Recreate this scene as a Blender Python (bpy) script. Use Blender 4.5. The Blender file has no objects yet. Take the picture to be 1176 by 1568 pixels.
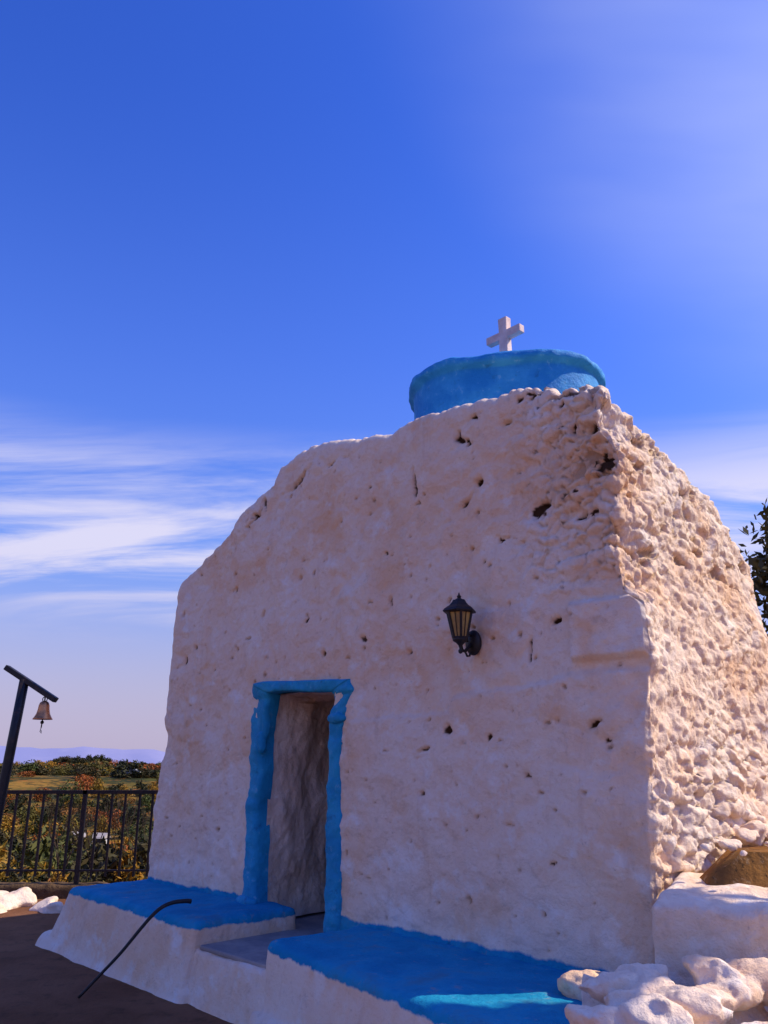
import bpy, bmesh, math, random
import numpy as np
from mathutils import Vector, Matrix, noise, Euler
random.seed(7); rng=np.random.default_rng(7)
sc=bpy.context.scene
sc.view_settings.view_transform='Standard'; sc.view_settings.look='None'; sc.view_settings.exposure=0
SUN_AZ=87.0; SUN_EL=44.0

# ---------------------------------------------------------------- helpers
def link(o,parent=None):
    sc.collection.objects.link(o)
    if parent: o.parent=parent
    return o
def empty(name,loc=(0,0,0),rz=0):
    e=bpy.data.objects.new(name,None); e.location=loc; e.rotation_euler=(0,0,rz); e.empty_display_size=.3
    return link(e)
def mesh_obj(name,verts,faces,mat=None,parent=None,smooth=True):
    me=bpy.data.meshes.new(name); me.from_pydata([tuple(v) for v in verts],[],faces); me.update()
    if smooth: me.polygons.foreach_set('use_smooth',[True]*len(me.polygons))
    o=bpy.data.objects.new(name,me)
    if mat: me.materials.append(mat)
    return link(o,parent)
def bm_obj(name,bm,mat=None,parent=None,smooth=False):
    me=bpy.data.meshes.new(name); bm.to_mesh(me); bm.free()
    if smooth: me.polygons.foreach_set('use_smooth',[True]*len(me.polygons))
    o=bpy.data.objects.new(name,me)
    if mat: me.materials.append(mat)
    return link(o,parent)
def attr(me,name,vals):
    a=me.attributes.new(name,'FLOAT','POINT'); a.data.foreach_set('value',np.asarray(vals,dtype=np.float32))
def hexa(bm,c,bev=0,seg=2):
    v=[bm.verts.new(p) for p in c]
    fs=[bm.faces.new([v[i] for i in f]) for f in ((3,2,1,0),(4,5,6,7),(0,1,5,4),(1,2,6,5),(2,3,7,6),(3,0,4,7))]
    if bev:
        es=set(e for f in fs for e in f.edges)
        bmesh.ops.bevel(bm,geom=list(es),offset=bev,segments=seg,profile=.5,affect='EDGES')
def box(bm,cx,cy,cz,sx,sy,sz,bev=0,mat=None):
    c=[(cx+i*sx/2,cy+j*sy/2,cz+k*sz/2) for k in(-1,1) for i,j in((-1,-1),(1,-1),(1,1),(-1,1))]
    if mat is not None: c=[mat@Vector(p) for p in c]
    hexa(bm,c,bev)
def tube(bm,pts,radii,n=10,cap=True):
    pts=[Vector(p) for p in pts]; rings=[]
    up=Vector((0,0,1))
    prev=None
    for i,p in enumerate(pts):
        t=(pts[min(i+1,len(pts)-1)]-pts[max(i-1,0)]).normalized()
        if prev is None:
            a=t.cross(up if abs(t.z)<.9 else Vector((1,0,0))).normalized()
        else:
            a=(prev-t*prev.dot(t)).normalized()
        prev=a; b=t.cross(a); r=radii[i] if hasattr(radii,'__len__') else radii
        rings.append([bm.verts.new(p+(a*math.cos(k*2*math.pi/n)+b*math.sin(k*2*math.pi/n))*r) for k in range(n)])
    for i in range(len(rings)-1):
        for k in range(n):
            bm.faces.new((rings[i][k],rings[i][(k+1)%n],rings[i+1][(k+1)%n],rings[i+1][k]))
    if cap:
        bm.faces.new(rings[0][::-1]); bm.faces.new(rings[-1])
def lathe(bm,prof,c=(0,0,0),n=24):
    rings=[]
    for r,z in prof:
        rings.append([bm.verts.new((c[0]+r*math.cos(k*2*math.pi/n),c[1]+r*math.sin(k*2*math.pi/n),c[2]+z)) for k in range(n)])
    for i in range(len(rings)-1):
        for k in range(n):
            bm.faces.new((rings[i][k],rings[i][(k+1)%n],rings[i+1][(k+1)%n],rings[i+1][k]))
def sstep(a,b,x):
    t=np.clip((x-a)/(b-a),0,1); return t*t*(3-2*t)
def remesh(o,vox,disp=None,smooth_it=0):
    m=o.modifiers.new('r','REMESH'); m.mode='VOXEL'; m.voxel_size=vox; m.use_smooth_shade=True
    if smooth_it:
        s=o.modifiers.new('s','SMOOTH'); s.iterations=smooth_it; s.factor=.5
    dg=bpy.context.evaluated_depsgraph_get(); me=bpy.data.meshes.new_from_object(o.evaluated_get(dg))
    o.modifiers.clear(); mats=[x for x in o.data.materials]
    o.data=me; me.materials.clear()
    for x in mats: me.materials.append(x)
    if disp:
        n=len(me.vertices); co=np.empty(n*3,dtype=np.float32); no=np.empty(n*3,dtype=np.float32)
        me.vertices.foreach_get('co',co); me.vertices.foreach_get('normal',no)
        co=co.reshape(-1,3); no=no.reshape(-1,3)
        d=np.array([disp(Vector(p.tolist())) for p in co])
        co+=no*d[:,None]; me.vertices.foreach_set('co',co.ravel()); me.update()
    me.polygons.foreach_set('use_smooth',[True]*len(me.polygons))

# ---------------------------------------------------------------- materials
class NT:
    def __init__(s,name,rough=.9,spec=.2):
        s.m=bpy.data.materials.new(name); s.m.use_nodes=True; s.t=s.m.node_tree; s.n=s.t.nodes
        s.b=s.n['Principled BSDF']; s.b.inputs['Roughness'].default_value=rough
        s.b.inputs['Specular IOR Level'].default_value=spec
    def new(s,t,**k):
        n=s.n.new(t)
        for a,v in k.items(): setattr(n,a,v)
        return n
    def l(s,a,b): s.t.links.new(a,b)
    def coord(s,which='Object'):
        return s.new('ShaderNodeTexCoord').outputs[which]
    def noise(s,scale,detail=4,rough=.55,vec=None,lo=.35,hi=.65,dist=0):
        n=s.new('ShaderNodeTexNoise'); n.inputs['Scale'].default_value=scale; n.inputs['Detail'].default_value=detail
        n.inputs['Roughness'].default_value=rough; n.inputs['Distortion'].default_value=dist
        if vec is not None: s.l(vec,n.inputs['Vector'])
        return s.rng(n.outputs['Fac'],lo,hi)
    def stretch(s,vec,sc):
        m=s.new('ShaderNodeMapping'); m.inputs['Scale'].default_value=sc; s.l(vec,m.inputs['Vector']); return m.outputs[0]
    def rng(s,sock,lo,hi,a=0,b=1):
        r=s.new('ShaderNodeMapRange'); r.interpolation_type='SMOOTHSTEP'
        s.l(sock,r.inputs[0]); r.inputs[1].default_value=lo; r.inputs[2].default_value=hi
        r.inputs[3].default_value=a; r.inputs[4].default_value=b
        return r.outputs[0]
    def mix(s,f,a,b,bt='MIX'):
        m=s.new('ShaderNodeMix'); m.data_type='RGBA'; m.blend_type=bt
        if isinstance(f,float) or isinstance(f,int): m.inputs[0].default_value=f
        else: s.l(f,m.inputs[0])
        for i,x in ((6,a),(7,b)):
            if isinstance(x,tuple): m.inputs[i].default_value=(*x,1)
            else: s.l(x,m.inputs[i])
        return m.outputs[2]
    def math(s,op,a,b=0.0,clamp=False):
        m=s.new('ShaderNodeMath'); m.operation=op; m.use_clamp=clamp
        for i,x in ((0,a),(1,b)):
            if isinstance(x,(float,int)): m.inputs[i].default_value=x
            else: s.l(x,m.inputs[i])
        return m.outputs[0]
    def attr(s,name):
        a=s.new('ShaderNodeAttribute'); a.attribute_name=name; return a.outputs['Fac']
    def bump(s,h,strength=.5,dist=.01,prev=None):
        b=s.new('ShaderNodeBump'); b.inputs['Strength'].default_value=strength; b.inputs['Distance'].default_value=dist
        s.l(h,b.inputs['Height'])
        if prev is not None: s.l(prev,b.inputs['Normal'])
        return b.outputs[0]
    def out(s,col,normal=None):
        if isinstance(col,tuple): s.b.inputs['Base Color'].default_value=(*col,1)
        else: s.l(col,s.b.inputs['Base Color'])
        if normal is not None: s.l(normal,s.b.inputs['Normal'])
        return s.m

BLUE=(.008,.25,.46); BLUE2=(.02,.35,.58)
def whitewash(name,blue_base=False,blue_top=None,pit=False):
    n=NT(name,.92,.12); v=n.coord()
    c=n.mix(n.noise(1.1,5,.6,v,.38,.66),(.95,.785,.63),(.94,.69,.50))
    c=n.mix(n.math('MULTIPLY',n.noise(1.6,6,.62,v,.48,.68,.4),.60),c,(.90,.54,.29))
    c=n.mix(n.math('MULTIPLY',n.noise(9,6,.7,v,.54,.75),.44),c,(.55,.38,.27))
    c=n.mix(n.math('MULTIPLY',n.noise(4,5,.6,v,.52,.68),.75),c,(.96,.87,.77))
    c=n.mix(n.math('MULTIPLY',n.noise(3.0,6,.65,n.stretch(v,(2.6,2.6,.45)),.55,.75),.38),c,(.70,.45,.29))
    c=n.mix(n.math('MULTIPLY',n.noise(34,5,.7,v,.60,.72),.38),c,(.40,.28,.20))
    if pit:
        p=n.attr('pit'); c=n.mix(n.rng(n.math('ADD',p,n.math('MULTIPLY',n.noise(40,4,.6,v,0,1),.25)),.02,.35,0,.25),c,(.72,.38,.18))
        c=n.mix(n.rng(p,.2,.85),c,(.06,.03,.015))  # pit shade painted into the colour, along with exposed dark earth
    sep=n.new('ShaderNodeSeparateXYZ'); n.l(v,sep.inputs[0]); z=sep.outputs[2]
    if blue_base or blue_top is not None:
        lvl=.525 if blue_base else blue_top
        k=n.noise(7,4,.6,v,0,1)
        zz=n.math('ADD',z,n.math('MULTIPLY',k,.05))
        if blue_base: f=n.rng(zz,lvl+.045,lvl+.025)
        else: f=n.math('MULTIPLY',n.rng(zz,lvl-.005,lvl+.01),n.rng(n.attr('bl'),.4,.6))
        b=n.mix(n.noise(3,6,.65,v,.35,.65),BLUE,BLUE2)
        b=n.mix(n.math('MULTIPLY',n.noise(3,6,.6,v,.50,.68),.6),b,(.07,.19,.27))
        b=n.mix(n.math('MULTIPLY',n.noise(9,7,.7,v,.58,.72),.5),b,(.34,.34,.34))
        c=n.mix(f,c,b)
    h1=n.noise(28,7,.65,v,0,1); h2=n.noise(130,4,.6,v,0,1)
    nm=n.bump(h1,.6,.025); nm=n.bump(h2,.4,.005,nm)
    return n.out(c,nm)
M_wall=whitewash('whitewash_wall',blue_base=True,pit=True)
M_ledge=whitewash('whitewash_ledge',blue_top=.468)
M_rock=whitewash('whitewash_rock')
def m_blue(name,A,B,C,D):
    n=NT(name,.7,.3); v=n.coord()
    b=n.mix(n.noise(3.5,6,.65,v,.35,.65),A,B)
    b=n.mix(n.math('MULTIPLY',n.noise(14,6,.7,v,.57,.7),.4),b,C)
    b=n.mix(n.math('MULTIPLY',n.noise(8,6,.7,v,.58,.72),.65),b,D)
    nm=n.bump(n.noise(30,6,.65,v,0,1),.5,.02)
    return n.out(b,nm)
M_blue=m_blue('blue_paint',BLUE,BLUE2,(.25,.46,.58),(.01,.11,.24))
M_dome=m_blue('blue_dome_paint',(.008,.22,.62),(.03,.32,.74),(.20,.47,.76),(.008,.13,.36))
def m_reveal():
    n=NT('reveal_plaster',.95,.1); v=n.coord()
    c=n.mix(n.noise(2.2,6,.65,v,.35,.65,.6),(.93,.76,.61),(.80,.58,.42))
    c=n.mix(n.math('MULTIPLY',n.noise(3,6,.7,n.stretch(v,(3,3,.9)),.56,.74,.8),.7),c,(.38,.25,.18))
    c=n.mix(n.noise(9,6,.7,v,.58,.72),c,(.94,.84,.74))
    nm=n.bump(n.noise(16,7,.65,v,0,1),.8,.03)
    return n.out(c,nm)
M_rev=m_reveal()
def m_step():
    n=NT('step_cement',.85,.2); v=n.coord()
    c=n.mix(n.noise(5,6,.65,v,.35,.65),(.28,.25,.24),(.42,.36,.32))
    return n.out(c,n.bump(n.noise(40,5,.6,v,0,1),.4,.01))
M_step=m_step()
def m_iron(name,c=(.012,.011,.012),rough=.5):
    n=NT(name,rough,.4); v=n.coord()
    cc=n.mix(n.noise(18,5,.6,v,.5,.7),c,(c[0]*2.4+.01,c[1]*1.7+.004,c[2]*1.4))
    return n.out(cc,n.bump(n.noise(60,4,.6,v,0,1),.3,.003))
M_iron=m_iron('black_iron'); M_rust=m_iron('rusty_iron',(.018,.011,.010),.75)
def m_brass():
    n=NT('bell_brass',.42,.5); v=n.coord(); n.b.inputs['Metallic'].default_value=.7
    return n.out(n.mix(n.noise(20,5,.6,v,.4,.65),(.80,.33,.12),(.50,.20,.08)))
M_brass=m_brass()
def m_glass():
    n=NT('lantern_glass',.35,.5); v=n.coord()
    return n.out(n.mix(n.noise(12,4,.6,v,.3,.7),(.55,.36,.10),(.30,.18,.07)))
M_glass=m_glass()
def m_cross():
    n=NT('cross_marble',.7,.3); v=n.coord()
    c=n.mix(n.noise(6,5,.6,v,.35,.65),(.84,.66,.60),(.66,.48,.44))
    return n.out(c,n.bump(n.noise(40,5,.6,v,0,1),.3,.01))
M_cross=m_cross()
def m_leaf(name,a,b,cc):
    n=NT(name,.7,.25); g=n.new('ShaderNodeNewGeometry'); r=g.outputs['Random Per Island']
    oi=n.new('ShaderNodeObjectInfo').outputs['Random']
    c=n.mix(n.rng(r,.0,1.0),a,b); c=n.mix(n.rng(r,.8,.95),c,cc)
    c=n.mix(n.math('MULTIPLY',n.rng(oi,.2,.9),.6),c,cc)
    return n.out(c)
M_leafG=m_leaf('leaf_green',(.035,.055,.010),(.08,.09,.015),(.15,.11,.02))
M_leafY=m_leaf('leaf_olive',(.14,.12,.015),(.24,.17,.02),(.40,.18,.015))
M_leafR=m_leaf('leaf_rust',(.24,.06,.012),(.40,.11,.015),(.16,.10,.02))
M_leafD=m_leaf('leaf_dark',(.018,.024,.006),(.035,.038,.010),(.07,.05,.014))
def m_bark():
    n=NT('bark',.95,.1); v=n.coord()
    return n.out(n.mix(n.noise(9,6,.7,v,.35,.65),(.10,.07,.05),(.05,.035,.025)),n.bump(n.noise(22,5,.6,v,0,1),.8,.03))
M_bark=m_bark()
def m_earth():
    n=NT('kerb_earth',.95,.1); v=n.coord()
    return n.out(n.mix(n.noise(6,6,.7,v,.35,.65),(.16,.10,.055),(.08,.05,.03)),n.bump(n.noise(22,5,.6,v,0,1),.8,.03))
M_earth=m_earth()

# ---------------------------------------------------------------- chapel
CH=(-2.3,8.5,0.0); CR=math.atan2(-.725,.69); cR,sR=math.cos(CR),math.sin(CR)
chapel=empty('whitewashed_chapel',CH,CR)
def L2W(s,w,z=0): return Vector((CH[0]+cR*s-sR*w,CH[1]+sR*s+cR*w,z))
def W2L(x,y):
    x=x-CH[0]; y=y-CH[1]; return cR*x+sR*y, -sR*x+cR*y

pits_txt="""219,404;168,395;158,384;207,392;269,405;317,374;368,364;335,314;378,353;281,353;423,381;430,397;415,387;458,386;483,389;501,386;480,318;486,320;501,322;510,323;512,306;521,307;448,304;459,302;466,298;474,288;382,296;432,349;418,337;500,371;509,367;490,243;342,275;313,251;312,243;239,274;263,244;173,288;156,327;126,316;33,305;58,290;44,258;61,268;137,259;127,252;34,239;399,180;377,168;374,139;132,170;155,180;89,193;520,171;513,181;469,76;473,221;470,229;433,291;399,269;223,313;76,72;375,207;359,236;342,89;478,104;462,151;433,174;528,361;531,336;507,393;478,401"""
pits=[tuple(float(a)/100 for a in p.split(',')) for p in pits_txt.split(';')]
big={0:(.17,.028,.45),2:(.11,.022,1.0),16:(.065,.038,.4),6:(.018,.10,0.15),10:(.05,.022,-.3),12:(.022,.06,.5),47:(.028,.028,0),68:(.07,.045,0),69:(.08,.06,0),70:(.10,.03,0),71:(.09,.03,0),22:(.055,.016,0),20:(.05,.018,.5),27:(.045,.016,0),4:(.05,.012,.2),40:(.018,.035,0),42:(.025,.030,0),28:(.05,.015,.6),11:(.045,.02,0),48:(.04,.012,.3),32:(.012,.04,.2),57:(.012,.07,-.2),1:(.026,.05,.2),13:(.045,.018,.2),17:(.035,.025,.4)}

NF,NR,NB,NL=420,300,50,50
NZ=310; NRND=8; NROOF=22
front_H=([0,.06,.49,1.03,1.30,1.46,1.72,1.77,2.12,2.5,2.99,3.35,3.58,4.13,4.62,4.84,5.24,5.4],
         [3.18,3.43,3.62,3.76,3.98,4.07,4.13,4.27,4.36,4.33,4.22,4.17,4.20,4.16,4.09,4.08,3.95,3.84])
side_H=([0,.38,.67,1.0,1.37,1.73,2.3,3.5,4.9],[3.84,3.72,3.61,3.46,3.33,3.08,2.95,3.1,3.2])
cols=[]
for i in range(NF): cols.append(('F',i/(NF-1)))
for i in range(1,NR+1): cols.append(('R',4.9*(i/NR)**1.5))
for i in range(1,NB+1): cols.append(('B',i/NB))
for i in range(1,NL): cols.append(('L',i/NL))
NC=len(cols)
kind=np.array([{'F':0,'R':1,'B':2,'L':3}[k] for k,_ in cols]); par=np.array([p for _,p in cols])
H=np.zeros(NC)
H[kind==0]=np.interp(par[kind==0]*5.4,*front_H)
H[kind==1]=np.interp(par[kind==1],*side_H)
H[kind==2]=np.interp(par[kind==2],[0,.5,1],[3.2,3.6,3.3])
H[kind==3]=np.interp(par[kind==3],[0,1],[3.3,3.18])
rag=np.array([noise.noise(Vector((p*5.4*3.1,k*7.7,0)))*.035+noise.noise(Vector((p*5.4*9,k*3.3,5)))*.02 for p,k in zip(par,kind)])
rag2=np.array([noise.noise(Vector((p*5.4*22,k*3.3,15)))*.012 for p,k in zip(par,kind)])
ampl=np.where(kind==0,.9+1.5*sstep(4.2,4.9,par*5.4),np.where(kind==1,1.3,1.0)); H=H+(rag+rag2)*ampl
R=.08
rows=[('w',j/(NZ-1)) for j in range(NZ)]+[('r',j/NRND*math.pi/2) for j in range(1,NRND+1)]
sl_x=[-.2,.54,1.14,1.7,2.15,2.81,3.43,4.5]; sl_y=[-.03,.0,-.01,.09,.11,.14,.18,.2]
sr_x=[0,1.06,1.49,1.83,2.18,2.47,2.56,2.86,3.05,3.38,3.52,3.64,3.81,4.5]; sr_y=[5.36,5.40,5.43,5.45,5.50,5.49,5.37,5.33,5.37,5.41,5.36,5.28,5.36,5.3]
PS=[];PW=[];PZ=[];PN=[]
for kind_r,a in rows:
    if kind_r=='w': z=-.15+(H-R+.15)*a; inset=0
    else: z=H-R+R*math.sin(a); inset=R*(1-math.cos(a))
    sl=np.interp(z,sl_x,sl_y); sr=np.interp(z,sr_x,sr_y)
    srm=5.44-.03*sstep(2.4,2.8,z)
    S=np.zeros(NC); W=np.zeros(NC)
    f=kind==0; S[f]=sl[f]+(sr[f]-sl[f])*par[f]
    r=kind==1; w=par[r]; off=np.interp(w,[0,1.75,2.3,3.5,4.9],[0,0,-.22,-.85,-1.6])
    k=np.exp(-(w/.22)**2); S[r]=sr[r]*k+srm[r]*(1-k)+off; W[r]=w
    b=kind==2; S[b]=3.84+(.15-3.84)*par[b]; W[b]=4.9
    l=kind==3; S[l]=sl[l]; W[l]=4.9*(1-par[l])
    S[r]+=.10*sstep(1.9,1.0,z[r])*sstep(.3,1.2,w)
    for it in range(3):
        S=(np.roll(S,2)+np.roll(S,1)+S+np.roll(S,-1)+np.roll(S,-2))/5; W=(np.roll(W,2)+np.roll(W,1)+W+np.roll(W,-1)+np.roll(W,-2))/5
    tx=np.roll(S,-2)-np.roll(S,2); ty=np.roll(W,-2)-np.roll(W,2); ln=np.hypot(tx,ty)+1e-9
    nx,ny=ty/ln,-tx/ln
    PS.append(S-nx*inset);PW.append(W-ny*inset);PZ.append(z+0*S);PN.append((nx,ny))
PS=np.array(PS);PW=np.array(PW);PZ=np.array(PZ);NX=np.array([p[0] for p in PN]);NY=np.array([p[1] for p in PN])
disp=np.zeros_like(PS); pit=np.zeros_like(PS); WX=np.zeros_like(PS); WZ=np.zeros_like(PS)
nz_=noise.noise; vor=noise.voronoi
O9=Vector((9,0,0)); O5=Vector((5,5,5))
for j in range(PS.shape[0]):
    for i in range(NC):
        s,w,z=PS[j,i],PW[j,i],PZ[j,i]
        k=kind[i]
        if k>1:
            disp[j,i]=.04*nz_(Vector((s*1.3,w*1.3,z*1.3))); continue
        p=Vector((s,w,z))
        n3=nz_(p*3.3+O9); n11=nz_(p*11); n30=nz_(p*30)
        d=.045*nz_(p*1.1)+.026*n3+.012*n11+.0045*n30
        if k==0:
            er=min(1,max(0,(s-4.45)/.75))*min(1,max(0,(z-2.5)/.3)); amt=er*.8
            WX[j,i]=n30*.6+nz_(p*14+O5)*1.1; WZ[j,i]=nz_(p*22+O5)*.9+nz_(p*12-O5)*.8
            dd,pp=vor(Vector((s*2.6+.6*nz_(p*2),w*3,z*4.2+.6*nz_(p*1.8+O9)))); e=dd[1]-dd[0]
            d+=.018*min(1,e/.3)*(.5+.5*nz_(p*.9+O5))
        else:
            er=1.0 if z>2.5 else 0; amt=(.26+.62*min(1,max(0,(1.9-z)/.9)))*min(1,.5+w/1.2)+.45*er*max(0,1-w/.5)
            amt*=.85+.9*nz_(p*1.4+O9)
            d+=.012*nz_(p*7)+.011*n11+.008*n30
        if amt>0.02:
            wx=1.1*nz_(p*3)+.45*n11; wz=1.0*nz_(p*2.7+O5)+.45*nz_(p*10)
            dd,pp=vor(Vector((s*6.5+wx,w*5.4+wx,z*12.5+wz)))
            e=dd[1]-dd[0]; st=min(1,e/.22); st=st*st*(3-2*st)
            cell=math.sin(pp[0].x*12.9+pp[0].z*78.2+pp[0].y*37.7)
            d+=amt*(.036*(st-.55)+.030*cell)
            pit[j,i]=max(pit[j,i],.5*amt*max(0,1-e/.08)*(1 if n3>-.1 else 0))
            if er and cell>.86 and n3>-.2:
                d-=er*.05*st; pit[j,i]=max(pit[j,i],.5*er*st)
        q=nz_(Vector((s*12,w*12,z*20)))+.25*n30
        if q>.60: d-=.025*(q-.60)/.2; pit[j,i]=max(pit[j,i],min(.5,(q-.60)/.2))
        disp[j,i]=d
fm=np.repeat((kind==0)[None,:],PS.shape[0],0)
for idx,(ps,pz) in enumerate(pits):
    rs=random.choice([.010,.012,.014,.017,.020,.023])
    a,b,th=big.get(idx,(rs*random.uniform(1,1.6),rs*random.uniform(.5,1.0),random.uniform(-.5,.9)))
    ds=PS-ps+WX*a*.9; dz=PZ-pz+WZ*b*.9+WX*a*.35
    u=(ds*math.cos(th)+dz*math.sin(th))/a; v=(-ds*math.sin(th)+dz*math.cos(th))/b
    r2=u*u+v*v
    g=np.exp(-(r2**1.5)*.7)*fm
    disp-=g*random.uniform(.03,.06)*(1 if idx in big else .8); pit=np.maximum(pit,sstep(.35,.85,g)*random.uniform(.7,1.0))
zl=np.interp(PS,[0,2.9,3.99,4.03,4.75,5.0,5.03],[1.87,1.89,1.92,2.02,2.05,2.10,2.1])
disp+=fm*.028*sstep(.02,-.02,PZ-zl-.012*WX)*sstep(2.9,3.1,PS)
disp+=fm*.055*sstep(5.0,5.03,PS)*sstep(2.16,2.19,PZ)*sstep(2.53,2.50,PZ)
disp+=fm*.03*sstep(1.3,.4,PZ)*sstep(1.6,.3,PS)
PSd=PS+NX*disp; PWd=PW+NY*disp
verts=[];P=[]
for j in range(PS.shape[0]):
    verts.append(np.stack([PSd[j],PWd[j],PZ[j]],1)); P.append(pit[j])
ec=np.array([2.6,2.45]); eS,eW,eZ=PSd[-1],PWd[-1],PZ[-1]
for k in range(1,NROOF):
    r=k/NROOF; S=eS+(ec[0]-eS)*r; W=eW+(ec[1]-eW)*r
    Z=eZ+(4.1-eZ)*(1-(1-r)**2)*1.0-.02
    Z=Z+np.array([.03*nz_(Vector((a*3,b*3,2))) for a,b in zip(S,W)])
    verts.append(np.stack([S,W,Z],1)); P.append(np.zeros(NC))
V=np.concatenate(verts); Pv=np.concatenate(P)
nrow=len(verts); ctr=len(V); V=np.vstack([V,[ec[0],ec[1],4.1]]); Pv=np.append(Pv,0)
faces=[]
Vs,Vz,Vw=V[:,0],V[:,2],V[:,1]
for j in range(nrow-1):
    base=j*NC
    for i in range(NC):
        i2=(i+1)%NC
        a=base+i
        if i<NF-1 and j<NZ:
            s=Vs[a]; z=Vz[a]
            if 1.78<s<2.79 and .25<z<2.19: continue
        faces.append((a,base+i2,base+NC+i2,base+NC+i))
lb=(nrow-1)*NC
for i in range(NC): faces.append((lb+i,lb+(i+1)%NC,ctr))
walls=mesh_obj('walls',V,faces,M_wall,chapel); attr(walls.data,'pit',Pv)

# door surround : swept band
def resample(pts,n):
    pts=np.array(pts,float); d=np.r_[0,np.cumsum(np.hypot(*np.diff(pts,axis=0).T))]; t=np.linspace(0,d[-1],n)
    return np.stack([np.interp(t,d,pts[:,0]),np.interp(t,d,pts[:,1])],1)
segs_o=[[(1.60,.36),(1.66,.62),(1.68,.9),(1.68,1.3),(1.65,1.75),(1.67,2.20),(1.68,2.26)],[(1.68,2.26),(2.3,2.25),(3.0,2.22)],[(3.0,2.22),(3.03,2.14),(2.97,2.0),(2.89,1.84),(2.90,1.2),(2.90,.36)]]
segs_i=[[(1.86,.36),(1.83,.75),(1.84,1.3),(1.85,1.75),(1.90,2.08),(1.92,2.15)],[(1.92,2.15),(2.3,2.16),(2.77,2.13)],[(2.77,2.13),(2.78,2.04),(2.74,1.95),(2.75,1.80),(2.73,1.2),(2.71,.36)]]
ns=[150,70,150]
OUT=np.concatenate([resample(a,n) for a,n in zip(segs_o,ns)]); INN=np.concatenate([resample(a,n) for a,n in zip(segs_i,ns)])
cs=[(0,.05),(0,.0),(.05,-.025),(.15,-.034),(.3,-.036),(.5,-.038),(.7,-.036),(.86,-.034),(.96,-.022),(1,-.002),(1,.04),(1.0,.07),(1.0,.10)]
fv=[];nn=len(OUT)
for i in range(nn):
    for (t,w) in cs:
        s,z=OUT[i]*(1-t)+INN[i]*t
        lint=1 if z>2.12 else 0
        q=Vector((s*5,w*5,z*5)); 
        dn=.026*nz_(q)+.014*nz_(q*3)+.005*nz_(q*8)
        fv.append((s+.03*nz_(q*.6+Vector((4,4,4)))+.012*nz_(q*2.4), w-dn*(1 if t<1 else .2)-lint*.02*(w<.0), z+.02*nz_(q*.6+Vector((14,4,4)))))
m=len(cs); ff=[(i*m+k,i*m+k+1,(i+1)*m+k+1,(i+1)*m+k) for i in range(nn-1) for k in range(m-1)]
mesh_obj('door_surround',fv,[f[::-1] for f in ff],M_blue,chapel)
bm=bmesh.new()
for (s,w,z,a,b,c) in [(1.84,-.02,1.76,.05,.045,.10),(1.86,.0,1.92,.04,.04,.16),(2.84,-.03,1.92,.10,.045,.045),(1.72,-.02,.50,.14,.05,.06)]:
    bmesh.ops.create_icosphere(bm,subdivisions=4,radius=1,matrix=Matrix.Translation((s,w,z))@Matrix.Diagonal((a,b,c,1)))
for v in bm.verts: v.co+=Vector((.018*nz_(v.co*12),.012*nz_(v.co*12+Vector((5,5,5))),.012*nz_(v.co*20)))
bm_obj('surround_lumps',bm,M_blue,chapel,True)
tv=[];nd=60
for i in range(nn):
    for k in range(nd):
        w=.07+.80*k/(nd-1)
        s,z=INN[i]; zz=z
        ss=s
        if s<2.3 and z<2.15: ss=s-.08*w
        elif s>2.3 and z<2.1: ss=s+.10*w
        q=Vector((ss*2.5,w*2.5,zz*1.6))
        amp=min(1,(w-.06)/.15)
        dn=amp*(.07*nz_(q)+.03*nz_(q*2.7)+.010*nz_(q*8))
        if z>2.11: tv.append((ss,w,zz-dn))
        else: tv.append((ss+(dn if s<2.3 else -dn),w,zz))
tf=[(i*nd+k,i*nd+k+1,(i+1)*nd+k+1,(i+1)*nd+k) for i in range(nn-1) for k in range(nd-1)]
mesh_obj('door_reveal',tv,tf,M_rev,chapel)
bm=bmesh.new(); box(bm,2.35,1.66,.29,1.5,3.2,.10,.01); bm_obj('interior_floor',bm,M_step,chapel)
bm=bmesh.new()
for k in range(5): box(bm,2.88,.98+k*.16,1.22,.045,.155,1.72,.008)
for zz in (.7,1.8): box(bm,2.84,1.3,zz,.03,.78,.10,.008)
bm_obj('door_leaf',bm,M_bark,chapel)

# ledges
def ledge_disp(p): return .018*nz_(p*2.2)+.009*nz_(p*6)+.003*nz_(p*22)
def hx(bm,s0,s1,wf0,wf1,z0,z1,toe=.0,wb=.15,bev=.045,s0t=None):
    s0t=s0 if s0t is None else s0t
    hexa(bm,[(s0,wf0-toe,z0),(s1,wf1-toe,z0),(s1,wb,z0),(s0,wb,z0),(s0t,wf0,z1),(s1,wf1,z1),(s1,wb,z1),(s0t,wb,z1)],bev,3)
bm=bmesh.new()
hx(bm,-.32,2.2,-.72,-.78,-.15,.50,.14,s0t=-.10)
hx(bm,-.42,2.25,-.80,-.84,-.15,.10,.14)
ledL=bm_obj('ledge_bench',bm,M_ledge,chapel); remesh(ledL,.018,ledge_disp,3); attr(ledL.data,'bl',np.ones(len(ledL.data.vertices)))
bm=bmesh.new()
hx(bm,3.07,6.2,-.78,-1.32,-.15,.50,.08)
hx(bm,3.0,6.2,-.86,-1.42,-.15,.12,.10)
ledR=bm_obj('ledge_bench_by_corner',bm,M_ledge,chapel); remesh(ledR,.018,ledge_disp,3)
attr(ledR.data,'bl',np.ones(len(ledR.data.vertices)))
bm=bmesh.new(); hx(bm,2.12,3.15,-.77,-.79,-.15,.33,.10,wb=.9,bev=.03)
st=bm_obj('door_step',bm,M_ledge,chapel); remesh(st,.018,ledge_disp,2); attr(st.data,'bl',np.zeros(len(st.data.vertices)))
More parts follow.
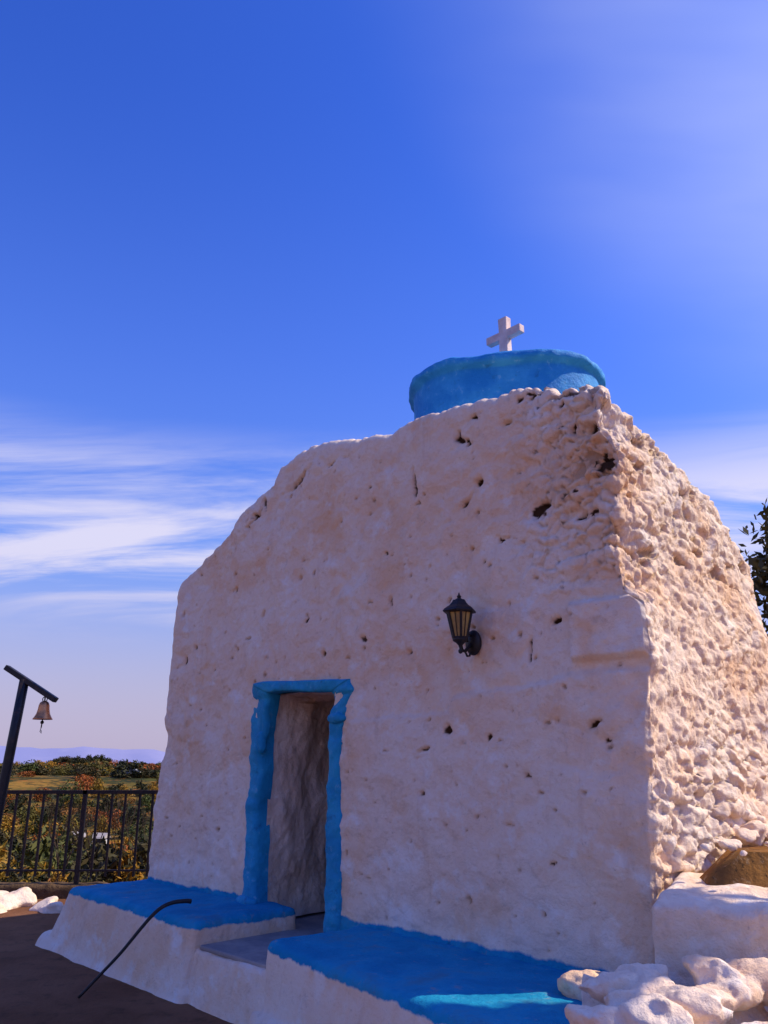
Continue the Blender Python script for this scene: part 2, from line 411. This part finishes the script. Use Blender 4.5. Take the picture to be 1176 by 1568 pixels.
bm=bmesh.new(); hexa(bm,[(2.22,-.75,.32),(3.06,-.76,.32),(3.02,.04,.32),(2.22,.04,.32),(2.22,-.75,.352),(3.06,-.76,.352),(3.02,.04,.352),(2.22,.04,.352)],.01)
bm_obj('step_slab',bm,M_step,chapel)
bm=bmesh.new(); bmesh.ops.create_icosphere(bm,subdivisions=3,radius=1,matrix=Matrix.Translation((2.02,.14,.40))@Matrix.Diagonal((.06,.06,.08,1)))
for v in bm.verts: v.co+=Vector((1,1,1))*.02*nz_(v.co*14)
bm_obj('dark_hole_lump',bm,M_rust,chapel,True)  # dark lump modelled in place of a small dark hole at the jamb foot

# drum and dome
DC=(2.74,2.45)
def sup(th,rad,e=2.5):
    c_,s_=math.cos(th),math.sin(th); return rad/((abs(c_)**e+abs(s_)**e)**(1/e))
n=240; prof=[(1.0,3.7),(1.0,4.0),(1.0,4.4),(1.0,4.8),(.995,5.1),(.99,5.38),(1.0,5.405),(1.035,5.42),(1.05,5.435),(1.05,5.49),(1.03,5.51),(.96,5.535),(.85,5.57),(.7,5.62),(.5,5.69),(.35,5.75),(.2,5.82),(.14,5.85),(.12,5.90),(.05,5.93)]
pr=[]
for a,b in zip(prof[:-1],prof[1:]):
    k=max(1,int(math.hypot(b[0]-a[0],b[1]-a[1])/.02))
    pr+= [(a[0]+(b[0]-a[0])*t/k,a[1]+(b[1]-a[1])*t/k) for t in range(k)]
pr.append(prof[-1])
dv=[];df=[]
rot=math.radians(37)
for j,(rad,z) in enumerate(pr):
    for i in range(n):
        th=2*math.pi*i/n; r_=sup(th-rot,rad*1.015,2.7)
        x,y=r_*math.cos(th),r_*math.sin(th); q=Vector((x,y,z))
        lip=1 if 5.40<z<5.56 else .3
        d=.02*nz_(q*1.4)+lip*(.020*nz_(q*4)+.014*nz_(q*11))
        dv.append((DC[0]+x*(1+d),DC[1]+y*(1+d),z+lip*(.040*nz_(q*2.3+Vector((7,7,7)))+.014*nz_(q*9))))
for j in range(len(pr)-1):
    for i in range(n): df.append((j*n+i,j*n+(i+1)%n,(j+1)*n+(i+1)%n,(j+1)*n+i))
df.append(tuple((len(pr)-1)*n+i for i in range(n)))
mesh_obj('blue_drum_dome',dv,df,M_dome,chapel)
bm=bmesh.new()
z0=5.98; cx,cy=DC; cx+=.03
def prism(bm,out,w0,w1,bev):
    f=bm.faces.new([bm.verts.new((s,w0,z)) for s,z in out]); r=bmesh.ops.extrude_face_region(bm,geom=[f])
    for v in r['geom']:
        if isinstance(v,bmesh.types.BMVert): v.co.y=w1
    bmesh.ops.recalc_face_normals(bm,faces=bm.faces[:])
    bmesh.ops.bevel(bm,geom=bm.edges[:],offset=bev,segments=2,profile=.5,affect='EDGES')
h=.055;A=.24
prism(bm,[(cx-h*1.15,z0-.13),(cx+h*1.15,z0-.13),(cx+h,z0+.22),(cx+A,z0+.225),(cx+A,z0+.32),(cx+h,z0+.32),(cx+h*1.1,z0+.49),(cx-h*1.1,z0+.49),(cx-h,z0+.32),(cx-A,z0+.32),(cx-A,z0+.225),(cx-h,z0+.22)],cy-.045,cy+.045,.009)
bm_obj('roof_cross',bm,M_cross,chapel)

# ---------------------------------------------------------------- wall lantern
lan=empty('wall_lantern',L2W(4.24,-.02,2.36),CR)
bm=bmesh.new()
bmesh.ops.create_uvsphere(bm,u_segments=24,v_segments=12,radius=1,matrix=Matrix.Translation((0,-.012,0))@Matrix.Diagonal((.065,.035,.085,1)))
LW=-.145
tube(bm,[(0,-.03,0),(0,-.06,-.03),(0,-.10,-.065),(0,-.13,-.06),(0,LW,-.02),(0,LW,.015)],[.012,.012,.012,.012,.012,.014],10)
tube(bm,[(0,-.03,.03),(0,-.05,.055),(0,-.075,.045),(0,-.08,.015),(0,-.07,.0)],.007,8)
tube(bm,[(0,-.10,-.065),(0,-.08,-.095),(0,-.055,-.09),(0,-.05,-.07)],.007,8)
c=(0,LW,0)
lathe(bm,[(0.001,-.085),(.012,-.08),(.016,-.065),(.008,-.05),(.014,-.03),(.03,-.012),(.05,0.0),(.052,.014),(.045,.02)],c,16)
bm_obj('bracket',bm,M_iron,lan,True)
bm=bmesh.new()
zb,zt=.02,.19; rb,rt=.05,.088
ptsb=[(rb*math.cos(i*math.pi/3+.3),LW+rb*math.sin(i*math.pi/3+.3),zb) for i in range(6)]
ptst=[(rt*math.cos(i*math.pi/3+.3),LW+rt*math.sin(i*math.pi/3+.3),zt) for i in range(6)]
for i in range(6):
    tube(bm,[ptsb[i],ptst[i]],.0085,6); tube(bm,[ptst[i],ptst[(i+1)%6]],.008,6); tube(bm,[ptsb[i],ptsb[(i+1)%6]],.007,6)
    m1=[(a+b)/2 for a,b in zip(ptsb[i],ptsb[(i+1)%6])]; m2=[(a+b)/2 for a,b in zip(ptst[i],ptst[(i+1)%6])]
    tube(bm,[m1,m2],.003,5)
lathe(bm,[(.001,.185),(.112,.188),(.118,.196),(.105,.212),(.07,.236),(.048,.262),(.044,.272),(.028,.276),(.012,.286),(.016,.298),(.008,.306),(.003,.322),(.0005,.325)],c,6)
bm_obj('lantern_frame',bm,M_iron,lan)
bm=bmesh.new()
vb=[bm.verts.new((rb*.93*math.cos(i*math.pi/3+.3),LW+rb*.93*math.sin(i*math.pi/3+.3),zb)) for i in range(6)]
vt=[bm.verts.new((rt*.93*math.cos(i*math.pi/3+.3),LW+rt*.93*math.sin(i*math.pi/3+.3),zt)) for i in range(6)]
for i in range(6): bm.faces.new((vb[i],vb[(i+1)%6],vt[(i+1)%6],vt[i]))
bm_obj('glass_panes',bm,M_glass,lan)

# ---------------------------------------------------------------- low wall and rubble on the right
def rocks(bm,lst,seed=0,ang=False):
    rd=random.Random(seed)
    for (x,y,z,a,b,c_,rz) in lst:
        M=Matrix.Translation((x,y,z))@Euler((rd.uniform(-.3,.3),rd.uniform(-.3,.3),rz)).to_matrix().to_4x4()@Matrix.Diagonal((a,b,c_,1))
        r=bmesh.ops.create_icosphere(bm,subdivisions=3,radius=1,matrix=Matrix())
        off=Vector((rd.random()*50,rd.random()*50,0))
        pl=[]
        for _ in range(9 if ang else 3):
            q=Vector((rd.gauss(0,1),rd.gauss(0,1),rd.gauss(0,1))).normalized(); pl.append((q,rd.uniform(.5,.8)))
        for v in r['verts']:
            p=v.co.copy(); k=1+.35*nz_(p*1.1+off)+.12*nz_(p*3+off)
            m_=max(abs(p.x),abs(p.y),abs(p.z)); p=p*(.6+.4/m_*.8)*k
            for q,dq in pl:
                t_=p.dot(q)-dq
                if t_>0: p-=q*t_*.9
            v.co=M@p
rd=random.Random(3)
bm=bmesh.new()
fl=Vector((1.27,4.06)); dr=Vector((.93,-.36)).normalized(); bk=Vector((.40,.92)).normalized()
def lw(a,b): v=fl+dr*a+bk*b; return v
hexa(bm,[(*lw(-.02,.06),0.1),(*lw(4.2,.05),0.1),(*lw(4.2,.74),0.1),(*lw(.05,.84),0.1),(*lw(-.07,.03),.975),(*lw(4.2,.0),.99),(*lw(4.2,.68),1.02),(*lw(.04,.80),1.03)],.04,3)
def rough(p): return .022*nz_(p*2.4)+.015*nz_(p*6)+.008*nz_(p*15)+.004*nz_(p*32)
lowwall=bm_obj('low_stone_wall',bm,M_rock); remesh(lowwall,.013,rough,1)
bm=bmesh.new(); lst=[]
for b in [(1.02,4.46,.50,.20,.16,.12),(1.08,4.15,.52,.22,.2,.19),(1.02,3.8,.40,.26,.24,.22),(1.4,3.75,.58,.26,.2,.16),(1.75,3.6,.58,.26,.2,.17),(1.55,3.45,.50,.28,.22,.17),(1.95,3.3,.48,.3,.22,.19),(2.3,3.35,.58,.3,.25,.17),(2.3,3.0,.46,.3,.3,.22),(2.7,3.0,.52,.35,.3,.24),(1.1,3.5,.22,.25,.25,.2),(1.5,3.15,.28,.3,.25,.22),(1.9,2.95,.28,.3,.3,.25),(2.4,2.7,.2,.35,.3,.3),(3.0,2.75,.38,.4,.35,.3),(3.5,2.6,.32,.5,.35,.35)]:
    lst.append((*b,rd.uniform(-1,1)))
for k in range(120):
    a=rd.uniform(-.25,2.2); b=rd.uniform(-.75,-.06); p=lw(a,b); r_=rd.uniform(.035,.12)
    lst.append((p.x,p.y,.785+.20*b+rd.uniform(-.05,.03),r_*1.5,r_,r_*.75,rd.uniform(-1,1)))
rocks(bm,lst,9,True)
mound=bm_obj('whitewashed_rubble',bm,M_rock); remesh(mound,.011,lambda p:.012*nz_(p*4)+.010*nz_(p*9)+.008*nz_(p*20)+.005*nz_(p*40),0)
bm=bmesh.new(); lst=[]
for k in range(40):
    w=rd.uniform(.35,3.0); s=5.54+rd.uniform(0,.06)-max(0,w-1.8)*.45; p=L2W(s,w); r_=rd.uniform(.035,.075)
    lst.append((p.x,p.y,1.15+rd.uniform(0,.08),r_*1.2,r_*1.2,r_*.8,rd.uniform(-1,1)))
for k in range(14):
    w=rd.uniform(-.1,1.2); s=5.62+rd.uniform(0,.8); p=L2W(s,w); r_=rd.uniform(.015,.035)
    lst.append((p.x,p.y,1.17,r_*1.4,r_,r_*.8,rd.uniform(-1,1)))
rocks(bm,lst,12,True)
foot=bm_obj('wall_foot_stones',bm,M_rock); remesh(foot,.010,lambda p:.008*nz_(p*14),0)

bm=bmesh.new(); lst=[]
for k in range(46):
    x=-8.5+k*.155+rd.uniform(-.12,.12); r_=rd.uniform(.08,.22)
    if rd.random()<.1: continue
    lst.append((x,9.95+rd.uniform(-.35,.3)+max(0,(x+3.8))*.35,.03,r_*1.3,r_,r_*.7,rd.uniform(-1,1)))
rocks(bm,lst,22,True)
kerb=bm_obj('whitewashed_kerb_stones',bm,M_rock); remesh(kerb,.018,lambda p:.014*nz_(p*8)+.006*nz_(p*20),0)

# ---------------------------------------------------------------- iron railing
bm=bmesh.new(); fy=10.9; x0,x1=-11.0,.35
k=0; x=x0
while x<x1:
    if k%12==5: box(bm,x,fy,.60,.05,.05,1.30)
    else: box(bm,x+rd.uniform(-.006,.006),fy,.72,.026,.026,.98)
    x+=.175; k+=1
box(bm,(x0+x1)/2,fy,1.225,x1-x0,.05,.045); box(bm,(x0+x1)/2,fy,.30,x1-x0,.035,.02)
bm_obj('iron_railing',bm,M_rust)
bm=bmesh.new(); box(bm,(x0+x1)/2,fy,.0,x1-x0,.28,.30,.03); kb=bm_obj('railing_kerb',bm,M_earth); remesh(kb,.03,rough,1)

# ---------------------------------------------------------------- bell on post
bell=empty('bell_post',(-3.12,7,0))
bm=bmesh.new()
tube(bm,[(-.12,0,-.05),(-.05,0,1.0),(0,0,1.7),(.04,0,2.27)],.040,10)
bm_obj('post',bm,M_iron,bell,True)
bm=bmesh.new(); M=Matrix.Translation((.10,0,2.235))@Euler((0,math.radians(31),0)).to_matrix().to_4x4()
box(bm,0,0,0,.54,.07,.045,.006,M); bm_obj('arm',bm,M_iron,bell)
bm=bmesh.new()
lathe(bm,[(.001,0),(.022,-.002),(.036,-.014),(.043,-.035),(.047,-.07),(.055,-.105),(.068,-.13),(.078,-.145),(.080,-.152),(.074,-.152),(.06,-.125),(.045,-.08)],(.235,0,2.09),28)
bm_obj('bell',bm,M_brass,bell,True)
bm=bmesh.new()
tube(bm,[(.235,0,2.17),(.235,0,2.08)],.006,6)
tube(bm,[( .235+.02*math.cos(t),0,2.105+.02*math.sin(t)) for t in np.linspace(0,2*math.pi,12)],.004,6,False)
tube(bm,[(.235,0,2.03),(.236,0,1.93),(.232,0,1.87)],.005,6)
bmesh.ops.create_uvsphere(bm,u_segments=12,v_segments=8,radius=.015,matrix=Matrix.Translation((.235,0,1.915)))
tube(bm,[(.232,0,1.87),(.226,0,1.84),(.238,0,1.825),(.236,0,1.85)],.003,6)
bm_obj('clapper',bm,M_iron,bell,True)

# ---------------------------------------------------------------- walking stick leaning on the ledge
bm=bmesh.new()
pts=[(-2.15,6.41,.012),(-2.03,6.44,.14),(-1.90,6.48,.28),(-1.79,6.52,.42),(-1.71,6.55,.515),(-1.65,6.58,.565),(-1.58,6.62,.590),(-1.50,6.66,.594),(-1.46,6.68,.588)]
def cat(pts,k=5):
    p=[Vector(q) for q in pts]; p=[2*p[0]-p[1]]+p+[2*p[-1]-p[-2]]; o=[]
    for i in range(1,len(p)-2):
        for t in range(k):
            t/=k; a,b,c_,d=p[i-1],p[i],p[i+1],p[i+2]
            o.append(.5*((2*b)+(c_-a)*t+(2*a-5*b+4*c_-d)*t*t+(3*b-a-3*c_+d)*t**3))
    return o+[p[-2]]
cp=cat(pts); tube(bm,cp,[.010+.007*(i/len(cp)) for i in range(len(cp))],10)
bm_obj('walking_stick',bm,M_iron,None,True)

# ---------------------------------------------------------------- ground
NG=340
u=np.linspace(-1,1,NG); A=2.6; kk=math.asinh(20000/A)
gx=A*np.sinh(kk*u); gy=A*np.sinh(kk*u)+7
X,Y=np.meshgrid(gx,gy)
Sx,Wy=W2L(X,Y)
val=.395*(X-1.27)+.92*(Y-4.06)
raised=sstep(.30,.50,val)*sstep(5.35,5.6,Sx)
raised=np.maximum(raised,sstep(5.0,5.6,Wy)*sstep(0,5,Sx))
raised=np.maximum(raised,sstep(2.5,3.0,Wy)*sstep(4.6,4.9,Sx))
D=np.maximum(np.maximum(Y-11.4,-9.5-X),-25-Y)
D=np.maximum(D,X-14)
prf=np.interp(D,[0,.5,3,19,50,90,140,290,490,700,1500,20000],[0,-.1,-1.0,-2.3,-4.6,-5.0,-2.3,-1.2,-1.0,-12,-60,-70])
nn1=np.array([nz_(Vector((a*.02,b*.02,0))) for a,b in zip(X.ravel(),Y.ravel())]).reshape(X.shape)
nn2=np.array([nz_(Vector((a*.35,b*.35,3))) for a,b in zip(X.ravel(),Y.ravel())]).reshape(X.shape)
nn3=np.array([nz_(Vector((a*1.7,b*1.7,8))) for a,b in zip(X.ravel(),Y.ravel())]).reshape(X.shape)
hill=sstep(0,3,D)
Zg=prf+hill*(nn1*np.clip(D*.02,0,2.2)+nn2*.25)+raised*(1.16*(1-sstep(0,6,D))+.05*nn3)+(1-hill)*(1-raised)*.012*nn3
inside=(Sx>.3)&(Sx<5.0)&(Wy>.3)&(Wy<2.4)
Zg=np.where(inside,np.minimum(Zg,0),Zg)
gv=np.stack([X.ravel(),Y.ravel(),Zg.ravel()],1)
gf=[(j*NG+i,j*NG+i+1,(j+1)*NG+i+1,(j+1)*NG+i) for j in range(NG-1) for i in range(NG-1)]
n=NT('ground_mat',.95,.1); v=n.coord()
ter=n.mix(n.noise(.9,6,.6,v,.35,.65),(.18,.075,.035),(.26,.12,.06)); ter=n.mix(n.math('MULTIPLY',n.noise(7,6,.7,v,.5,.7),.6),ter,(.09,.045,.024))
ear=n.mix(n.noise(4,6,.65,v,.35,.65),(.38,.17,.04),(.22,.10,.03)); ear=n.mix(n.noise(17,5,.7,v,.55,.68),ear,(.46,.28,.13))
ear=n.mix(n.noise(40,5,.7,v,.58,.68),ear,(.06,.04,.02))
hl=n.mix(n.noise(.05,5,.6,v,.4,.6),(.07,.07,.012),(.28,.15,.025)); hl=n.mix(n.noise(.4,5,.6,v,.5,.65),hl,(.04,.045,.010)); hl=n.mix(n.noise(.012,4,.6,v,.52,.6),hl,(.22,.14,.03))
hl=n.mix(n.noise(.12,6,.75,v,.46,.56),hl,(.025,.03,.010)); hl=n.mix(n.noise(.3,6,.75,v,.56,.64),hl,(.34,.12,.02))
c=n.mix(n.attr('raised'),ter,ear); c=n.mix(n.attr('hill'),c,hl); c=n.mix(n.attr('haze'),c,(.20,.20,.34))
M_ground=n.out(c,n.bump(n.noise(22,6,.65,v,0,1),.6,.02))
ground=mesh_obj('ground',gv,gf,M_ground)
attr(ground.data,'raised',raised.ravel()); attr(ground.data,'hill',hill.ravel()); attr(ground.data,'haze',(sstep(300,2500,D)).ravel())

mv=[];mf=[];K=240
for i in range(K):
    az=math.radians(-75+150*i/(K-1)); rr=11000
    hgt=60+300*max(0,.45+.9*noise.fractal(Vector((az*3.1,0,0)),1,2,5))
    mv+= [(rr*math.sin(az),rr*math.cos(az),-75),((rr+900)*math.sin(az),(rr+900)*math.cos(az),-75+hgt*1.25)]
for i in range(K-1): mf.append((2*i,2*i+2,2*i+3,2*i+1))
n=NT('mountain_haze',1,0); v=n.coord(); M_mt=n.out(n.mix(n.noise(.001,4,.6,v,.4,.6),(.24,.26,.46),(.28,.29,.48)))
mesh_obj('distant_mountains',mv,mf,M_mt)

# ---------------------------------------------------------------- vegetation
def leaf_mesh(name,N,rad,size,mat,seed,clumps=14,flat=.75,elong=1.6):
    r=np.random.default_rng(seed); C=[]
    for k in range(clumps):
        d=r.normal(size=3); d/=np.linalg.norm(d); C.append((d*np.array([1,1,flat])*rad*r.uniform(.35,.8),rad*r.uniform(.25,.48)))
    vs=[];fs=[]
    for i in range(N):
        c0,cr=C[r.integers(clumps)]
        d=r.normal(size=3); d/=np.linalg.norm(d); p=c0+d*cr*(r.uniform(.3,1)**.6)
        a=r.normal(size=3); a/=np.linalg.norm(a); b=np.cross(a,r.normal(size=3)); b/=np.linalg.norm(b)
        s=size*r.uniform(.6,1.3); q=len(vs)
        vs+=[p-a*s*elong,p+b*s*.55,p+a*s*elong,p-b*s*.55]; fs.append((q,q+1,q+2,q+3))
    me=bpy.data.meshes.new(name); me.from_pydata([tuple(x) for x in vs],[],fs); me.materials.append(mat); return me
def gz(x,y):
    i=np.searchsorted(gx,x); j=np.searchsorted(gy,y); return float(Zg[j-1:j+1,i-1:i+1].mean())
bushes=empty('hillside_bushes')
BM=[leaf_mesh('bush_a',900,1.0,.07,M_leafG,1),leaf_mesh('bush_b',900,1.0,.07,M_leafY,2),leaf_mesh('bush_c',700,1.0,.065,M_leafR,3),leaf_mesh('bush_d',900,1.0,.07,M_leafD,4)]
def put(me,x,y,s,sz=1,par=bushes,dz=.45):
    o=bpy.data.objects.new('bush',me); o.location=(x,y,gz(x,y)+s*sz*dz); o.scale=(s,s,s*sz); o.rotation_euler=(0,0,random.uniform(0,6.3)); link(o,par)
for k in range(70):
    x=random.uniform(-9.5,-.2); y=random.uniform(11.9,17); put(random.choice([BM[0],BM[1],BM[2],BM[2],BM[3],BM[3]]),x,y,random.uniform(.3,.6))
for k in range(200):
    y=17+(random.random()**1.3)*125; x=-y*random.uniform(.16,.60)
    if abs(x/y+.35)<.03 and 40<y<60: continue
    put(random.choice([BM[0],BM[1],BM[1],BM[2],BM[2],BM[3],BM[3],BM[3]]),x,y,random.uniform(.6,1.3)*(1+y/130),random.uniform(.6,1.1))
for k in range(200):
    y=random.uniform(150,430); x=-y*random.uniform(.16,.58); put(random.choice([BM[1],BM[3],BM[3],BM[0],BM[2]]),x,y,random.uniform(2.0,4.2),random.uniform(.35,.75))
tl=empty('distant_treeline')
for k in range(34):
    az=random.uniform(.33,.40); y=470+random.uniform(-15,15); put(BM[3],-y*az,y,random.uniform(3.0,5),random.uniform(.7,1.1),tl)
for k in range(60):
    az=random.uniform(.15,.6); y=480+random.uniform(-15,15); put(BM[3],-y*az,y,random.uniform(2.5,4.2),random.uniform(.3,.6),tl)

bm=bmesh.new(); rd=random.Random(5)
def twig(p,d,l,r_,lev):
    q=p+d*l; mid=(p+q)/2+Vector((rd.uniform(-1,1),rd.uniform(-1,1),0))*l*.08
    tube(bm,[p,mid,q],[r_,r_*.8,r_*.6],5,False)
    if lev>0:
        for k in range(3):
            dd=(d+Vector((rd.uniform(-.6,.6),rd.uniform(-.6,.6),rd.uniform(-.1,.5)))).normalized(); twig(p+(q-p)*rd.uniform(.5,1),dd,l*rd.uniform(.6,.8),r_*.6,lev-1)
for x in (-4.75,-4.2,-3.7):
    twig(Vector((x,12.6,gz(x,12.6))),Vector((rd.uniform(-.2,.2),0,1)).normalized(),.7,.016,4)
bm_obj('dry_shrub',bm,M_bark)

def tree(name,x,y,z,h,crown_z,crown_r,leaves,mat,seed,lean=(0,0)):
    t=empty(name,(x,y,z)); bm=bmesh.new(); r=random.Random(seed); lx,ly=lean
    tube(bm,cat([(0,0,-.2),(.06,.03,h*.3),(-.04+lx*.5,.05+ly*.5,h*.6),(lx,ly,h)]),np.linspace(.13,.06,16).tolist(),10)
    for k in range(9):
        a=r.uniform(0,6.28); st=Vector((lx*.8,ly*.8,h*r.uniform(.7,1))); en=Vector((lx+math.cos(a)*crown_r*r.uniform(.5,.95),ly+math.sin(a)*crown_r*r.uniform(.5,.95),crown_z-z+r.uniform(-.5,.7)*crown_r))
        mid=(st+en)/2+Vector((0,0,.15*crown_r)); tube(bm,cat([st,mid,en]),np.linspace(.05,.012,11).tolist(),7)
    bm_obj('trunk',bm,M_bark,t,True)
    me=leaf_mesh('crown',leaves,crown_r,.055,mat,seed,clumps=26,flat=.85,elong=1.5)
    o=bpy.data.objects.new('crown',me); o.location=(lx,ly,crown_z-z); link(o,t)
tree('carob_tree',6.15,9.6,1.05,2.0,3.45,1.75,12000,M_leafD,31)
tree('olive_tree',6.4,7.0,1.05,3.4,5.15,1.15,2600,M_leafG,32,(-.1,-.2))
tree('added_shade_tree',5.9,3.9,1.05,3.5,5.0,.55,4200,M_leafG,33,(-.8,.22))  # unseen tree, added to keep sun off the blue bench by the corner

def m_flat(name,c,rough=.8):
    n=NT(name,rough,.3); v=n.coord(); return n.out(n.mix(n.noise(1.5,4,.6,v,.3,.7),c,tuple(a*.85 for a in c)))
M_hw=m_flat('house_white',(.75,.72,.68)); M_hr=m_flat('house_roof',(.45,.40,.36)); M_dk=m_flat('window_dark',(.03,.03,.035),.3); M_car=m_flat('car_paint',(.6,.6,.62),.3)
def house(x,y,w,d,h,rz):
    e=empty('garden_shed',(x,y,gz(x,y)+.1),rz)
    bm=bmesh.new(); box(bm,0,0,h/2-.6,w,d,h+1.2); bm_obj('walls',bm,M_hw,e)
    bm=bmesh.new(); hz=h; 
    v=[bm.verts.new(p) for p in [(-w/2-.1,-d/2-.1,hz),(w/2+.1,-d/2-.1,hz),(w/2+.1,d/2+.1,hz),(-w/2-.1,d/2+.1,hz),(-w/2-.1,0,hz+.3),(w/2+.1,0,hz+.3)]]
    for f in ((0,1,5,4),(2,3,4,5),(0,4,3),(1,2,5),(3,2,1,0)): bm.faces.new([v[i] for i in f])
    bm_obj('roof',bm,M_hr,e)
    bm=bmesh.new()
    box(bm,-.3*w,-d/2-.01,h*.55,.25,.06,.4)
    box(bm,.2*w,-d/2-.01,.5,.35,.06,.9); bm_obj('openings',bm,M_dk,e)
house(-19.3,54,1.0,.9,1.0,.3); house(-17.9,54.5,.8,.8,.9,-.2)
def car(x,y,rz):
    e=empty('parked_car',(x,y,gz(x,y)+.5),rz)
    prof=[(-2.1,.35),(-2.1,.75),(-1.9,.95),(-1.3,1.0),(-.8,1.42),(.7,1.45),(1.25,1.0),(2.0,.85),(2.15,.6),(2.1,.35)]
    bm=bmesh.new(); f=bm.faces.new([bm.verts.new((a,-.85,b)) for a,b in prof]); r=bmesh.ops.extrude_face_region(bm,geom=[f])
    for v in r['geom']:
        if isinstance(v,bmesh.types.BMVert): v.co.y=.85
    bmesh.ops.recalc_face_normals(bm,faces=bm.faces[:]); bmesh.ops.bevel(bm,geom=bm.edges[:],offset=.06,segments=2,affect='EDGES'); bm_obj('body',bm,M_car,e)
    bm=bmesh.new(); box(bm,-.05,0,1.2,1.5,1.74,.3,.03)
    bm_obj('windows',bm,M_dk,e)
    bm=bmesh.new()
    for a in (-1.3,1.3):
        for b in (-.8,.8): bmesh.ops.create_cone(bm,cap_ends=True,segments=20,radius1=.33,radius2=.33,depth=.2,matrix=Matrix.Translation((a,b,.33))@Matrix.Rotation(math.pi/2,4,'X'))
    bm_obj('wheels',bm,M_dk,e)
car(-50.5,168,.1)

# ---------------------------------------------------------------- light, sky
az=math.radians(SUN_AZ); el=math.radians(SUN_EL)
sd=Vector((math.sin(az)*math.cos(el),math.cos(az)*math.cos(el),math.sin(el)))
sl=bpy.data.lights.new('sun','SUN'); sl.energy=5.0; sl.angle=math.radians(.5); sl.color=(1,.86,.64)
so=bpy.data.objects.new('sun',sl); so.rotation_euler=(-sd).to_track_quat('-Z','Y').to_euler(); link(so)
w=bpy.data.worlds.new('World'); sc.world=w; w.use_nodes=True; t=w.node_tree; N=t.nodes; Lk=t.links.new
bg=N['Background']; sky=N.new('ShaderNodeTexSky'); sky.sky_type='NISHITA'; sky.sun_disc=False
sky.sun_elevation=el; sky.sun_rotation=az; sky.air_density=1.0; sky.dust_density=1.2; sky.ozone_density=2.0
tc=N.new('ShaderNodeTexCoord')
def mth(op,a,b=0.0,cl=False):
    m=N.new('ShaderNodeMath'); m.operation=op; m.use_clamp=cl
    for i,x in ((0,a),(1,b)):
        if isinstance(x,(int,float)): m.inputs[i].default_value=x
        else: Lk(x,m.inputs[i])
    return m.outputs[0]
def rg(x,a,b,c_=0,d=1):
    r=N.new('ShaderNodeMapRange'); r.interpolation_type='SMOOTHSTEP'; Lk(x,r.inputs[0])
    for i,q in enumerate((a,b,c_,d)): r.inputs[i+1].default_value=q
    return r.outputs[0]
sp=N.new('ShaderNodeSeparateXYZ'); Lk(tc.outputs['Generated'],sp.inputs[0])
x_,y_,z_=sp.outputs
def mixc(f,a,b,bt='MIX'):
    m=N.new('ShaderNodeMix'); m.data_type='RGBA'; m.blend_type=bt
    if isinstance(f,(int,float)): m.inputs[0].default_value=f
    else: Lk(f,m.inputs[0])
    for i,q in ((6,a),(7,b)):
        if isinstance(q,tuple): m.inputs[i].default_value=(*q,1)
        else: Lk(q,m.inputs[i])
    return m.outputs[2]
tint=mixc(rg(z_,.50,.0),(.29,.60,1.75),(.80,.88,1.25))
col=mixc(1.0,sky.outputs[0],tint,'MULTIPLY')
col=mixc(rg(z_,.75,.25,0,.25),col,(1.9,3.1,7.0))
inv=mth('DIVIDE',1.0,mth('ADD',z_,.12))
cx_=mth('MULTIPLY',x_,inv); cy_=mth('MULTIPLY',y_,inv)
cb=N.new('ShaderNodeCombineXYZ'); Lk(mth('MULTIPLY',cx_,.55),cb.inputs[0]); Lk(mth('MULTIPLY',cy_,1.5),cb.inputs[1]); cb.inputs[2].default_value=1.7
nz=N.new('ShaderNodeTexNoise'); nz.inputs['Scale'].default_value=1.5; nz.inputs['Detail'].default_value=9; nz.inputs['Roughness'].default_value=.6; nz.inputs['Distortion'].default_value=.6
Lk(cb.outputs[0],nz.inputs['Vector'])
band=mth('MULTIPLY',rg(z_,.12,.22),rg(z_,.40,.28))
cl=mth('MULTIPLY',rg(nz.outputs['Fac'],.38,.64),band)
cl=mth('MULTIPLY',cl,.85,True)
col=mixc(cl,col,(5.9,5.6,6.8))
hz=mth('MULTIPLY',rg(z_,.26,.02),.8)
col=mixc(hz,col,(3.9,3.25,4.5))
nz2=N.new('ShaderNodeTexNoise'); nz2.inputs['Scale'].default_value=.7; nz2.inputs['Detail'].default_value=5; nz2.inputs['Roughness'].default_value=.55; Lk(cb.outputs[0],nz2.inputs['Vector'])
va,ve=math.radians(62),math.radians(50)
sdot=N.new('ShaderNodeVectorMath'); sdot.operation='DOT_PRODUCT'; Lk(tc.outputs['Generated'],sdot.inputs[0]); sdot.inputs[1].default_value=(math.sin(va)*math.cos(ve),math.cos(va)*math.cos(ve),math.sin(ve))
veil=mth('MULTIPLY',rg(nz2.outputs['Fac'],.2,.7),rg(sdot.outputs['Value'],.74,1.0),True)
col=mixc(mth('MULTIPLY',veil,.75),col,(5.8,6.0,7.4))
Lk(col,bg.inputs[0]); bg.inputs[1].default_value=.14

cam=bpy.data.cameras.new('camera'); co=bpy.data.objects.new('camera',cam); link(co); sc.camera=co
co.location=(0,0,1.6); co.rotation_euler=(math.radians(90+17.25),0,0)
cam.sensor_fit='VERTICAL'; cam.angle=2*math.atan(784/1230); cam.clip_start=.05; cam.clip_end=60000
